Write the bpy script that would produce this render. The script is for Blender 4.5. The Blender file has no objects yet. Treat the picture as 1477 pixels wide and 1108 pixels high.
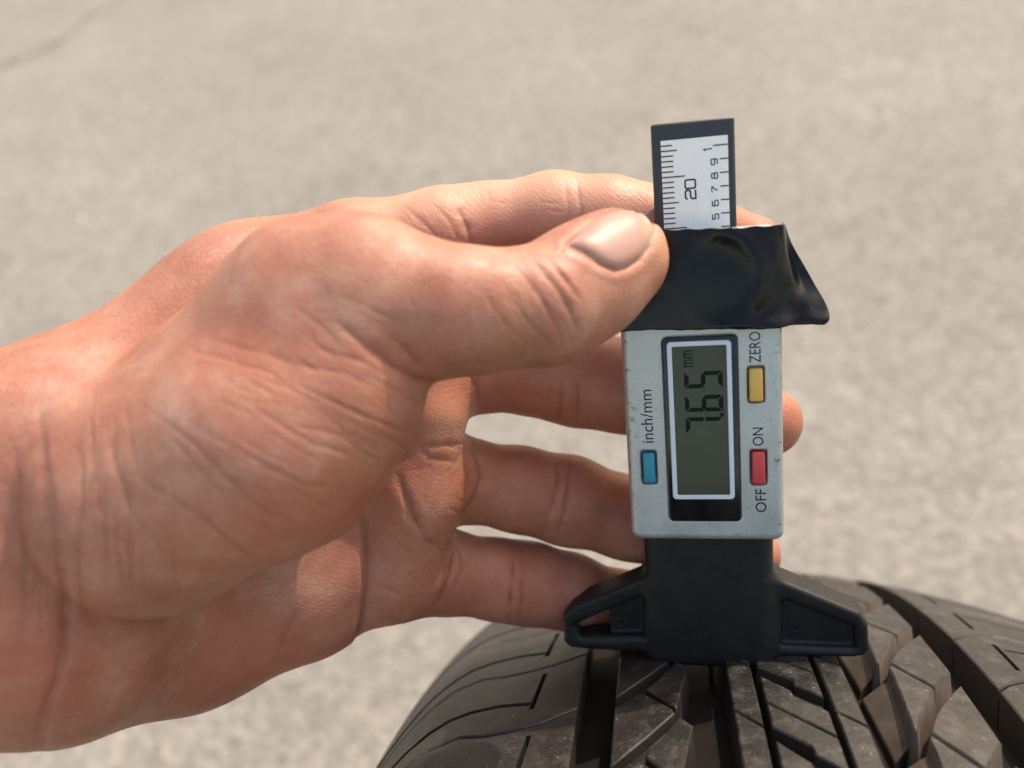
import bpy, bmesh, math, random
import numpy as np
from mathutils import Vector, Matrix, geometry
from mathutils.bvhtree import BVHTree
random.seed(7); rng = np.random.default_rng(7)
S = bpy.context.scene; COL = S.collection
U = 0.001156                       # one modelling unit in metres

# ------------------------------------------------------------------ camera, light, exposure
FPX, CX, CY = 1200.0, 738.5, 554.0
def V3(*a): return np.array(a, float)
def nrm(v): return v/np.linalg.norm(v)
PITCH = math.radians(45); ROLL = math.radians(-9.9)
UPC = V3(math.sin(ROLL)*math.cos(PITCH), math.cos(ROLL)*math.cos(PITCH), math.sin(PITCH))
FWD = V3(0, 0, -1); FWD = nrm(FWD-UPC*(FWD@UPC)); RGT = np.cross(FWD, UPC)
RW = np.stack([RGT, FWD, UPC])     # camera axes -> world axes
CAM_H = 705.5*U
def to_world(p): return (np.asarray(p, float)@RW.T)*U+V3(0, 0, CAM_H)
cam = bpy.data.cameras.new('camera'); camo = bpy.data.objects.new('camera', cam); COL.objects.link(camo)
M = Matrix([list(r) for r in RW]).to_4x4(); M.translation = Vector((0, 0, CAM_H)); camo.matrix_world = M
cam.sensor_width = 36; cam.lens = FPX/1477*36; cam.clip_start = .01; cam.clip_end = 500
cam.dof.use_dof = True; cam.dof.focus_distance = 150*U; cam.dof.aperture_fstop = 9.0
S.camera = camo
SUNC = nrm(V3(.30, .93, .13)); SUNW = RW@SUNC
elev = math.asin(SUNW[2]); azim = math.atan2(SUNW[0], SUNW[1])
w = bpy.data.worlds.new('World'); S.world = w; w.use_nodes = True
nt = w.node_tree; sky = nt.nodes.new('ShaderNodeTexSky'); sky.sky_type = 'NISHITA'; sky.sun_disc = False
sky.sun_elevation = elev; sky.sun_rotation = azim; sky.dust_density = 3.2; sky.air_density = 2.0; sky.ozone_density = .0
nt.links.new(sky.outputs[0], nt.nodes['Background'].inputs[0]); nt.nodes['Background'].inputs[1].default_value = .15
sl = bpy.data.lights.new('sun', 'SUN'); so = bpy.data.objects.new('sun', sl); COL.objects.link(so)
sl.energy = 2.2; sl.angle = math.radians(.6); sl.color = (1, .93, .82)
so.rotation_euler = Vector(SUNW).to_track_quat('Z', 'Y').to_euler(); so.location = (0, 0, 3)
S.view_settings.view_transform = 'Standard'; S.view_settings.look = 'None'
S.view_settings.exposure = .8; S.view_settings.gamma = 1
S.view_settings.use_white_balance = True; S.view_settings.white_balance_temperature = 6800; S.view_settings.white_balance_tint = 14
S.cycles.max_bounces = 8

# ------------------------------------------------------------------ material helpers
class Mat:
    def __init__(s, name, rough=.5, color=(.5, .5, .5), metal=0, spec=.5):
        s.m = bpy.data.materials.new(name); s.m.use_nodes = True; s.t = s.m.node_tree
        s.b = s.t.nodes['Principled BSDF']; s.set(Roughness=rough, Metallic=metal)
        s.b.inputs['Base Color'].default_value = (*color, 1); s.b.inputs['Specular IOR Level'].default_value = spec
        s.tc = None
    def set(s, **k):
        for a, v in k.items(): s.b.inputs[a.replace('_', ' ')].default_value = v
    def n(s, t, **k):
        nd = s.t.nodes.new('ShaderNode'+t)
        for a, v in k.items():
            if a in nd.inputs: nd.inputs[a].default_value = v
            else: setattr(nd, a, v)
        return nd
    def l(s, a, b): s.t.links.new(a, b)
    def co(s, scale=(1, 1, 1), rot=(0, 0, 0)):
        if s.tc is None: s.tc = s.n('TexCoord')
        mp = s.n('Mapping'); mp.inputs['Scale'].default_value = scale; mp.inputs['Rotation'].default_value = rot
        s.l(s.tc.outputs['Object'], mp.inputs[0]); return mp.outputs[0]
    def noise(s, scale, detail=4, rough=.6, co=None, dist=0):
        nd = s.n('TexNoise', Scale=scale, Detail=detail, Roughness=rough, Distortion=dist); s.l(co or s.co(), nd.inputs['Vector']); return nd.outputs['Fac']
    def voro(s, scale, co=None, feature='F1', out='Distance'):
        nd = s.n('TexVoronoi', feature=feature, Scale=scale); s.l(co or s.co(), nd.inputs['Vector']); return nd.outputs[out]
    def ramp(s, fac, stops):
        r = s.n('ValToRGB'); e = r.color_ramp.elements
        while len(e) > 1: e.remove(e[-1])
        for i, (p, c) in enumerate(stops):
            x = e[0] if i == 0 else e.new(p); x.position = p
            x.color = (*c, 1) if isinstance(c, tuple) else (c, c, c, 1)
        s.l(fac, r.inputs[0]); return r.outputs[0]
    def mix(s, fac, a, b, mode='MIX'):
        nd = s.n('Mix', data_type='RGBA', blend_type=mode)
        for sock, v in ((nd.inputs['Factor'], fac), (nd.inputs[6], a), (nd.inputs[7], b)):
            if isinstance(v, (int, float)): sock.default_value = v
            elif isinstance(v, tuple): sock.default_value = (*v, 1)
            else: s.l(v, sock)
        return nd.outputs[2]
    def math(s, op, a, b=0.0):
        nd = s.n('Math', operation=op)
        for i, v in enumerate((a, b)):
            if isinstance(v, (int, float)): nd.inputs[i].default_value = v
            else: s.l(v, nd.inputs[i])
        return nd.outputs[0]
    def attr(s, name): return s.n('Attribute', attribute_name=name).outputs['Fac']
    def color(s, c): s.l(c, s.b.inputs['Base Color']); return s
    def rough(s, c): s.l(c, s.b.inputs['Roughness']); return s
    def bump(s, hgt, dist, strength=1.0, prev=None):
        nd = s.n('Bump', Strength=strength, Distance=dist); s.l(hgt, nd.inputs['Height'])
        if prev is not None: s.l(prev, nd.inputs['Normal'])
        s.l(nd.outputs[0], s.b.inputs['Normal']); return nd.outputs[0]

def mat_skin():
    m = Mat('skin', .55, spec=.4); m.set(Subsurface_Weight=.06, Subsurface_Scale=.002); m.b.inputs['Subsurface Radius'].default_value = (1, .32, .16)
    n1 = m.noise(70, 5, .6); n2 = m.noise(260, 4, .65); n3 = m.noise(1500, 3, .6); n4 = m.noise(130, 5, .7, dist=1.2)
    va = m.voro(1150, m.co((1, .55, 1), (.4, .2, .7)), 'DISTANCE_TO_EDGE'); vb = m.voro(650, m.co((.5, 1, 1), (.1, .8, .3)), 'DISTANCE_TO_EDGE')
    lines = m.math('MINIMUM', m.ramp(va, [(0, 0.), (.16, 1.)]), m.ramp(vb, [(0, .35), (.07, 1.)]))
    c = m.ramp(n1, [(.28, (.29, .105, .06)), (.5, (.435, .19, .116)), (.74, (.57, .31, .215))])
    c = m.mix(m.math('MULTIPLY', m.ramp(n2, [(.42, 0.), (.7, 1.)]), .55), c, (.40, .13, .085))
    c = m.mix(m.math('MULTIPLY', m.ramp(n3, [(.45, 0.), (.75, 1.)]), .14), c, (.33, .13, .08))
    c = m.mix(m.math('MULTIPLY', m.ramp(n4, [(.45, 0.), (.68, 1.)]), .4), c, (.50, .16, .11)); c = m.mix(.16, c, lines, 'MULTIPLY')
    c = m.mix(m.attr('pink_shade'), c, (.44, .125, .068))
    c = m.mix(m.attr('pale_sunlit'), c, (.74, .385, .25))
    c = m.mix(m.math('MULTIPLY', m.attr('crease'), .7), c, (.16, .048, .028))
    m.color(c)
    m.rough(m.ramp(n2, [(.3, .42), (.7, .58)]))
    v = m.voro(900, feature='DISTANCE_TO_EDGE'); w1 = m.n('TexWave', Scale=420., Distortion=7., Detail=2.); w1.inputs['Detail Scale'].default_value = 1.2
    m.l(m.co(rot=(.3, .9, .2)), w1.inputs['Vector'])
    b = m.bump(n2, .0003, .2); b = m.bump(lines, .00008, .26, b); b = m.bump(w1.outputs['Fac'], .00005, .28, b); m.bump(n3, .00012, .4, b)
    return m.m
def mat_nail():
    m = Mat('nail_plate', .42, spec=.4); m.set(Subsurface_Weight=.3, Subsurface_Scale=.002)
    n = m.noise(120, 3); s_ = m.noise(500, 3, co=m.co((1, 6, 1)))
    c = m.ramp(n, [(.3, (.40, .205, .155)), (.7, (.47, .265, .205))])
    c = m.mix(m.attr('tip'), c, (.50, .36, .25)); m.color(c); m.bump(s_, .00006, .5); return m.m
def mat_rubber(name, dark=1.0):
    m = Mat(name, .5, spec=.55)
    g = m.n('NewGeometry').outputs['Position']
    n1 = m.noise(35, 5, .65, g); n2 = m.noise(230, 5, .7, g); n3 = m.noise(2600, 3, .7, g); n5 = m.noise(500, 4, .7, m.co((.16, 1, 1)))
    k = dark
    c = m.ramp(n1, [(.28, (.009*k, .008*k, .0075*k)), (.5, (.019*k, .0165*k, .015*k)), (.75, (.043*k, .0365*k, .032*k))])
    c = m.mix(m.math('MULTIPLY', m.ramp(n2, [(.5, 0.), (.8, 1.)]), .5), c, (.145*k, .128*k, .113*k))
    c = m.mix(m.ramp(n3, [(.57, 0.), (.68, .55)]), c, (.17, .15, .13))
    c = m.mix(.55, c, m.ramp(n5, [(.3, .55), (.7, 1.)]), 'MULTIPLY')
    vd = m.voro(520, g); c = m.mix(m.math('MULTIPLY', m.ramp(vd, [(.05, 1.), (.14, 0.)]), m.ramp(n2, [(.45, 0.), (.62, .9)])), c, (.30, .27, .235))
    oi = m.n('ObjectInfo'); c = m.mix(.25, c, m.ramp(oi.outputs['Random'], [(0, .55), (1, 1.)]), 'MULTIPLY')
    m.color(c); m.rough(m.ramp(n2, [(.3, .33), (.7, .56)]))
    b = m.bump(n3, .00012, .5); m.bump(n2, .0004, .35, b); return m.m
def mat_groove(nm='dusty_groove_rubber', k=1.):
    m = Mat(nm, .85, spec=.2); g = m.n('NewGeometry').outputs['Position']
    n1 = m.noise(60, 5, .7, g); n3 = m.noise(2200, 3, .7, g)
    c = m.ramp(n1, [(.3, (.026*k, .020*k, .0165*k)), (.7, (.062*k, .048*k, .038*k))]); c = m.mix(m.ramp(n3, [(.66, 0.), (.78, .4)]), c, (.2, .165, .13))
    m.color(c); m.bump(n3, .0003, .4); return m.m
def mat_plain(name, color, rough=.5, spec=.5, metal=0, grain=0, gscale=2500, var=.0, coat=0):
    m = Mat(name, rough, color, metal, spec)
    if coat: m.set(Coat_Weight=coat, Coat_Roughness=.08)
    n = m.noise(gscale, 3, .7)
    if var:
        n2 = m.noise(180, 5, .65); c = m.ramp(n2, [(.25, tuple(x*(1-var) for x in color)), (.75, tuple(min(1, x*(1+var)) for x in color))])
        c = m.mix(m.ramp(n, [(.70, 0.), (.77, .45)]), c, tuple(min(1, x*1.6+.08) for x in color)); m.color(c)
    if grain: m.bump(n, grain, .6)
    return m.m
def mat_silver():
    m = Mat('silver_paint', .40, metal=.55, spec=.5); n = m.noise(3500, 3, .7); n1 = m.noise(150, 5, .6); n2 = m.noise(520, 5, .8)
    c = m.ramp(n1, [(.3, (.48, .49, .475)), (.7, (.60, .61, .59))]); c = m.mix(.5, c, m.ramp(n, [(.35, .5), (.65, 1.)]), 'MULTIPLY')
    wear = m.math('MULTIPLY', m.ramp(n2, [(.60, 0.), (.64, 1.)]), m.attr('edge'))
    c = m.mix(wear, c, (.06, .06, .055)); m.color(c); m.rough(m.ramp(n1, [(.3, .36), (.7, .5)])); b = m.bump(n, .00006, .6); m.bump(m.math('MULTIPLY', wear, -1.), .00015, .8, b); return m.m
def mat_plate():
    m = Mat('brushed_silver_plate', .38, metal=0); n = m.noise(4200, 2, .7); c = m.ramp(n, [(.3, (.78, .77, .72)), (.5, (.9, .89, .84)), (.7, (.95, .94, .90))])
    m.color(c); m.bump(n, .00005, .6); return m.m
def mat_tape():
    m = Mat('glossy_black_tape', .2, (.004, .004, .0045), spec=.26); n = m.noise(90, 3, .5, dist=.6); n2 = m.noise(1400, 4, .8); n3 = m.noise(420, 3, .6)
    c = m.mix(m.ramp(n2, [(.66, 0.), (.74, .5)]), (.005, .005, .006), (.07, .07, .072)); m.color(c)
    m.rough(m.ramp(n3, [(.3, .1), (.75, .24)])); b = m.bump(n, .0007, .6); m.bump(n2, .00008, .35, b); return m.m
def mat_asphalt():
    m = Mat('asphalt', .88, spec=.25)
    v = m.n('TexVoronoi', Scale=120.); m.l(m.co(), v.inputs['Vector']); v2 = m.n('TexVoronoi', Scale=45.); m.l(m.co(), v2.inputs['Vector'])
    n1 = m.noise(9, 5, .6); n2 = m.noise(1.6, 4, .6); n4 = m.noise(38, 4, .7)
    c = m.ramp(v.outputs['Color'], [(.1, (.21, .19, .163)), (.5, (.30, .272, .234)), (.9, (.43, .388, .33))])
    c = m.mix(.4, c, m.ramp(v2.outputs['Color'], [(.1, (.26, .236, .203)), (.55, (.292, .265, .228)), (.93, (.33, .299, .256))]))
    c = m.mix(.35, c, m.ramp(n1, [(.3, .72), (.7, 1.)]), 'MULTIPLY'); c = m.mix(.28, c, m.ramp(n4, [(.32, .66), (.66, 1.)]), 'MULTIPLY'); c = m.mix(.55, c, m.ramp(n2, [(.35, .7), (.65, 1.)]), 'MULTIPLY')
    m.color(c); b = m.bump(v.outputs['Distance'], .004, .5); m.bump(n1, .004, .2, b); return m.m
def mat_grit():
    m = Mat('pale_stone', .35); oi = m.attr('tint'); m.color(m.ramp(oi, [(0, (.26, .24, .21)), (.5, (.42, .38, .32)), (.8, (.62, .58, .50)), (1, (.9, .87, .8))])); return m.m
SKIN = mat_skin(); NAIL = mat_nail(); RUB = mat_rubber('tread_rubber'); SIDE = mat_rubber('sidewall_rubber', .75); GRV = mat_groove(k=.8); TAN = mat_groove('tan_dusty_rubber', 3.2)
BLK = mat_plain('black_plastic', (.012, .0125, .0125), .48, .35, grain=.00012, gscale=1900, var=.45)
BAR = mat_plain('scale_black_plastic', (.03, .031, .033), .42, .5, grain=.00007, var=.2)
BEZ = mat_plain('gloss_black_bezel', (.006, .006, .007), .14, .5, var=.3)
WHT = mat_plain('pale_frame_plastic', (.62, .68, .74), .35, .5)
LCD = mat_plain('lcd_glass', (.046, .053, .029), .22, .35, var=.08, gscale=900)
SEG = mat_plain('lcd_segment', (.003, .0035, .003), .4, .15)
INK = mat_plain('black_print', (.012, .012, .012), .5, .3)
YEL = mat_plain('yellow_button', (.72, .42, .10), .38, .5, var=.08); RED = mat_plain('red_button', (.62, .055, .06), .38, .5, var=.08); BLU = mat_plain('teal_button', (.015, .25, .36), .38, .5, var=.08)
SIL = mat_silver(); PLT = mat_plate(); TAPE = mat_tape(); ASP = mat_asphalt(); GRIT = mat_grit()
STL = mat_plain('steel', (.25, .25, .25), .35, .5, metal=.9); HAIR = mat_plain('hair', (.03, .02, .015), .5)

# ------------------------------------------------------------------ object helpers
def mesh(name, verts, faces, mat, smooth=True, mats=None):
    me = bpy.data.meshes.new(name); verts = np.asarray(verts, float)
    me.from_pydata([tuple(v) for v in verts], [], [tuple(int(i) for i in f) for f in faces])
    me.materials.append(mat)
    for x in (mats or []): me.materials.append(x)
    if smooth: me.polygons.foreach_set('use_smooth', [True]*len(me.polygons))
    me.update(); return me
def fast_mesh(name, verts, quads, mat):
    me = bpy.data.meshes.new(name); nv, nq = len(verts), len(quads)
    me.vertices.add(nv); me.vertices.foreach_set('co', np.asarray(verts, np.float32).ravel())
    me.loops.add(nq*4); me.loops.foreach_set('vertex_index', np.asarray(quads, np.int32).ravel())
    me.polygons.add(nq); me.polygons.foreach_set('loop_start', np.arange(0, nq*4, 4, dtype=np.int32))
    me.polygons.foreach_set('use_smooth', np.ones(nq, bool)); me.materials.append(mat); me.update(calc_edges=True); me.validate(); return me
def attr(me, name, vals):
    a = me.attributes.new(name, 'FLOAT', 'POINT'); a.data.foreach_set('value', np.asarray(vals, np.float32))
def link(name, me, parent=None, loc=None, rot=None):
    o = bpy.data.objects.new(name, me); COL.objects.link(o)
    if parent is not None: o.parent = parent
    if loc is not None: o.location = loc
    if rot is not None: o.rotation_euler = rot
    return o
def tag(o, label=None, cat=None, group=None, kind=None):
    for k, v in (('label', label), ('category', cat), ('group', group), ('kind', kind)):
        if v: o[k] = v
    return o

# ------------------------------------------------------------------ signed-distance modelling
def smin(a, b, k):
    h = np.maximum(k-np.abs(a-b), 0)/k; return np.minimum(a, b)-h*h*k*.25
def smax(a, b, k): return -smin(-a, -b, k)
class Grid:
    def __init__(s, lo, hi, h):
        s.lo = np.array(lo, float); s.h = h; s.n = np.ceil((np.array(hi)-s.lo)/h).astype(int)+1
        s.ax = [(s.lo[i]+np.arange(s.n[i])*h).astype(np.float32) for i in range(3)]
        s.X, s.Y, s.Z = np.meshgrid(*s.ax, indexing='ij', sparse=True)
    def far(s, v=12.): return np.full(tuple(s.n), v, np.float32)
    def box(s, lo, hi):
        return tuple(slice(max(0, int((lo[i]-s.lo[i])/s.h)), min(s.n[i], int((hi[i]-s.lo[i])/s.h)+2)) for i in range(3))
    def chain(s, D, pts, k, margin=12):          # tapered limbs: pts = (x, y, z, r)
        for a, b in zip(pts[:-1], pts[1:]):
            a = np.array(a, float); b = np.array(b, float); r = max(a[3], b[3])+margin
            sl_ = s.box(np.minimum(a[:3], b[:3])-r, np.maximum(a[:3], b[:3])+r)
            if any(q.stop <= q.start for q in sl_): continue
            x = s.ax[0][sl_[0]][:, None, None]-a[0]; y = s.ax[1][sl_[1]][None, :, None]-a[1]; z = s.ax[2][sl_[2]][None, None, :]-a[2]
            d = (b-a)[:3]; L = d@d+1e-9; t = np.clip((x*d[0]+y*d[1]+z*d[2])/L, 0, 1)
            dist = np.sqrt((x-t*d[0])**2+(y-t*d[1])**2+(z-t*d[2])**2)-(a[3]+(b[3]-a[3])*t)
            D[sl_] = smin(D[sl_], dist.astype(np.float32), k)
        return D
def surface_nets(D, lo, h, relax=2):
    inside = D < 0; n = D.shape; c = [n[i]-1 for i in range(3)]
    cnt = np.zeros(c, np.int8)
    for i in (0, 1):
        for j in (0, 1):
            for k in (0, 1): cnt += inside[i:c[0]+i, j:c[1]+j, k:c[2]+k]
    act = (cnt > 0) & (cnt < 8); idx = np.full(c, -1, np.int32); cells = np.argwhere(act); idx[act] = np.arange(len(cells))
    acc = np.zeros((len(cells), 3)); num = np.zeros(len(cells))
    offs = [(i, j, k) for i in (0, 1) for j in (0, 1) for k in (0, 1)]
    for o in offs:
        for ax in range(3):
            if o[ax]: continue
            q = list(o); q[ax] = 1
            va = D[tuple((cells+o).T)]; vb = D[tuple((cells+q).T)]; cr = (va < 0) != (vb < 0)
            t = np.where(cr, va/np.where(va == vb, 1, va-vb), 0); p = np.array(o, float)[None, :].repeat(len(cells), 0); p[:, ax] = t
            acc += p*cr[:, None]; num += cr
    P = lo+(cells+acc/num[:, None])*h
    quads = []
    for ax in range(3):
        a1, a2 = (ax+1) % 3, (ax+2) % 3
        sa = [slice(None)]*3; sb = [slice(None)]*3; sa[ax] = slice(0, -1); sb[ax] = slice(1, None)
        A = inside[tuple(sa)]; B = inside[tuple(sb)]; e = np.argwhere(A != B)
        e = e[(e[:, a1] > 0) & (e[:, a2] > 0) & (e[:, a1] < c[a1]) & (e[:, a2] < c[a2])]
        fl = A[tuple(e.T)]
        def g(d1, d2):
            q = e.copy(); q[:, a1] -= d1; q[:, a2] -= d2; return idx[tuple(q.T)]
        Q = np.stack([g(0, 0), g(1, 0), g(1, 1), g(0, 1)], 1); Q[~fl] = Q[~fl][:, ::-1]; quads.append(Q)
    Q = np.concatenate(quads)
    for _ in range(relax): P = laplace(P, Q, .5)
    return P, Q
def laplace(P, Q, f):
    s_ = np.zeros_like(P); n = np.zeros(len(P))
    for a, b in ((0, 1), (1, 2), (2, 3), (3, 0)):
        for u, v in ((Q[:, a], Q[:, b]), (Q[:, b], Q[:, a])):
            for i in range(3): s_[:, i] += np.bincount(u, P[v, i], len(P))
            n += np.bincount(u, minlength=len(P))
    return P+(s_/np.maximum(n, 1)[:, None]-P)*f
def normals(P, Q):
    fn = np.cross(P[Q[:, 2]]-P[Q[:, 0]], P[Q[:, 3]]-P[Q[:, 1]]); N = np.zeros_like(P)
    for k in range(4):
        for i in range(3): N[:, i] += np.bincount(Q[:, k], fn[:, i], len(P))
    return N/np.maximum(np.linalg.norm(N, axis=1), 1e-9)[:, None]
def poly_sd(X, Y, pts):                          # 2-D signed distance to a polygon
    pts = np.array(pts, float); d = np.full(np.broadcast(X, Y).shape, 1e9); sgn = np.ones_like(d)
    for i in range(len(pts)):
        a, b = pts[i], pts[i-1]; e = b-a; wx, wy = X-a[0], Y-a[1]; t = np.clip((wx*e[0]+wy*e[1])/(e@e), 0, 1)
        d = np.minimum(d, (wx-t*e[0])**2+(wy-t*e[1])**2)
        c1 = Y >= a[1]; c2 = Y < b[1]; c3 = e[0]*wy > e[1]*wx
        sgn = np.where((c1 & c2 & c3) | (~c1 & ~c2 & ~c3), -sgn, sgn)
    return sgn*np.sqrt(d)
def extr(d2, Z, z0, z1, r):                      # rounded extrusion of a 2-D field
    dz = np.abs(Z-(z0+z1)/2)-(z1-z0)/2+r; d2 = d2+r
    return np.minimum(np.maximum(d2, dz), 0)+np.sqrt(np.maximum(d2, 0)**2+np.maximum(dz, 0)**2)-r
def rect_sd(X, Y, x0, x1, y0, y1, r):
    qx = np.abs(X-(x0+x1)/2)-(x1-x0)/2+r; qy = np.abs(Y-(y0+y1)/2)-(y1-y0)/2+r
    return np.minimum(np.maximum(qx, qy), 0)+np.sqrt(np.maximum(qx, 0)**2+np.maximum(qy, 0)**2)-r

# ------------------------------------------------------------------ ground
g = link('ground', mesh('ground', [(-150, -150, 0), (150, -150, 0), (150, 150, 0), (-150, 150, 0)], [(0, 1, 2, 3)], ASP, False)); tag(g, kind='structure')
def on_ground(px, py):
    d = (V3((px-CX)/FPX, -(py-CY)/FPX, -1)@RW.T); return d*(CAM_H/-d[2])+V3(0, 0, CAM_H)
cv, cf = [], []; pc = [on_ground(*q) for q in ((-150, 150), (-60, 122), (0, 97), (48, 80), (92, 58), (128, 26), (172, 2), (230, -30), (320, -70))]; pd = []
for a, b in zip(pc[:-1], pc[1:]):
    for k in range(6): pd.append(a+(b-a)*k/6+np.array([random.gauss(0, .004), random.gauss(0, .004), 0]))
for i, p in enumerate(pd):
    q = pd[min(i+1, len(pd)-1)]-pd[max(i-1, 0)]; n_ = nrm(V3(-q[1], q[0], 0))*random.uniform(.0015, .0042); cv += [tuple(p+n_+V3(0, 0, .003)), tuple(p-n_+V3(0, 0, .003))]
    if i: cf.append((2*i-2, 2*i-1, 2*i+1, 2*i))
tag(link('pavement_crack', mesh('pavement_crack', cv, cf, mat_plain('crack_dirt', (.13, .118, .10), .95, .1, var=.3), False)), kind='structure')
gv, gf, gt = [], [], []
for i in range(5200):
    x = random.uniform(-1.6, 1.6); y = random.uniform(-.1, 3.2); r = random.uniform(.0007, .0022)*(2.7 if random.random() < .035 else 1)
    b0 = len(gv); an = random.uniform(0, 6.28)
    for k in range(5): gv.append((x+r*math.cos(an+k*1.2566)*random.uniform(.7, 1.2), y+r*math.sin(an+k*1.2566)*random.uniform(.7, 1.2), r*random.uniform(.1, .5)))
    gv.append((x, y, r*random.uniform(.8, 1.3))); tt = random.random()**1.5
    for k in range(5): gf.append((b0+k, b0+(k+1) % 5, b0+5))
    gt += [tt]*6
me = mesh('loose_grit', gv, gf, GRIT, False); attr(me, 'tint', gt); tag(link('loose_grit', me), kind='stuff')

# ------------------------------------------------------------------ tyre
TR, TRC, TW0, TRS = 309.75, 209.4, 73.56, 18.09
TA = nrm(V3(0.98570744, 0.00164877, 0.16845809)); TN = nrm(V3(-0.01816718, 0.99516111, 0.09656249)); TC = V3(66.80447725, -360.53343174, -192.64541188)
TM = np.cross(TA, TN)
def prof(s):
    e = max(abs(s)-TW0, 0); return TR-s*s/(2*TRC)-e*e/(2*TRS)
def depth(s):
    e = abs(s)
    return 7.6 if e < 66 else max(.9, 7.6-(e-66)/(90-66)*6.7)
tyre = bpy.data.objects.new('car_tyre', None); COL.objects.link(tyre)
tag(tyre, 'dusty black car tyre standing upright with the depth gauge set on its grooved tread', 'tyre')
base_c = TC-UPC*TR
AX = RW@TA; NN = RW@TN; MM = RW@TM
Rt = Matrix(((AX[0], MM[0], NN[0]), (AX[1], MM[1], NN[1]), (AX[2], MM[2], NN[2])))   # local x axle, y towards viewer, z contact normal
mw = Rt.to_4x4(); bw = to_world(base_c); cw = to_world(TC); mw.translation = Vector(bw); tyre.matrix_world = mw
hub = Rt.transposed()@Vector(cw-bw)               # axle centre in the tyre's own frame
def ring(name, pr, mat, n=260, closed=False):
    vs = []; m_ = len(pr)
    for i in range(n):
        a = 2*math.pi*i/n
        for s, r in pr: vs.append(((s*U), r*U*math.sin(a), r*U*math.cos(a)))
    fs = [(i*m_+j, ((i+1) % n)*m_+j, ((i+1) % n)*m_+j+1, i*m_+j+1) for i in range(n) for j in range(m_-1)]
    return link(name, mesh(name, vs, fs, mat), tyre, hub)
ring('tread_base', [(s, prof(s)-depth(s)) for s in np.linspace(-90, 90, 73)], mat_groove('shade_tinted_floor_rubber', .25))  # floor colour darkened to stand for shade from gauge and hand
sw = [(90, prof(90)-.9), (91.2, 281), (92.5, 278.2), (95, 271), (97.5, 259), (98.2, 258), (98.6, 250), (99, 240), (98, 225), (96, 213), (91, 200), (84, 190), (78, 188), (80, 200), (86, 225), (88, 245), (84, 268), (70, 282), (0, 292)]
ring('sidewall', sw, SIDE); ring('sidewall', [(-s, r) for s, r in sw][::-1], SIDE)

def offset_poly(p, d):
    n = len(p); out = []
    for i in range(n):
        a, b, c = Vector(p[i-1]), Vector(p[i]), Vector(p[(i+1) % n]); e1 = (b-a).normalized(); e2 = (c-b).normalized()
        n1 = Vector((-e1.y, e1.x)); n2 = Vector((-e2.y, e2.x)); m_ = n1+n2
        m_ = m_.normalized()*min(1.6, 1/max(.35, m_.length/2)) if m_.length > 1e-6 else n1
        out.append(b+m_*d)
    return out
def area(p): return sum(p[i-1][0]*p[i][1]-p[i][0]*p[i-1][1] for i in range(len(p)))/2
def densify(p, step):
    out = []
    for i in range(len(p)):
        a, b = Vector(p[i]), Vector(p[(i+1) % len(p)]); k = max(1, int((b-a).length/step))
        out += [a.lerp(b, j/k) for j in range(k)]
    return out
def inpoly(x, y, p):
    r = False
    for i in range(len(p)):
        a, b = p[i-1], p[i]
        if (a[1] > y) != (b[1] > y) and x < (b[0]-a[0])*(y-a[1])/(b[1]-a[1])+a[0]: r = not r
    return r
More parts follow.
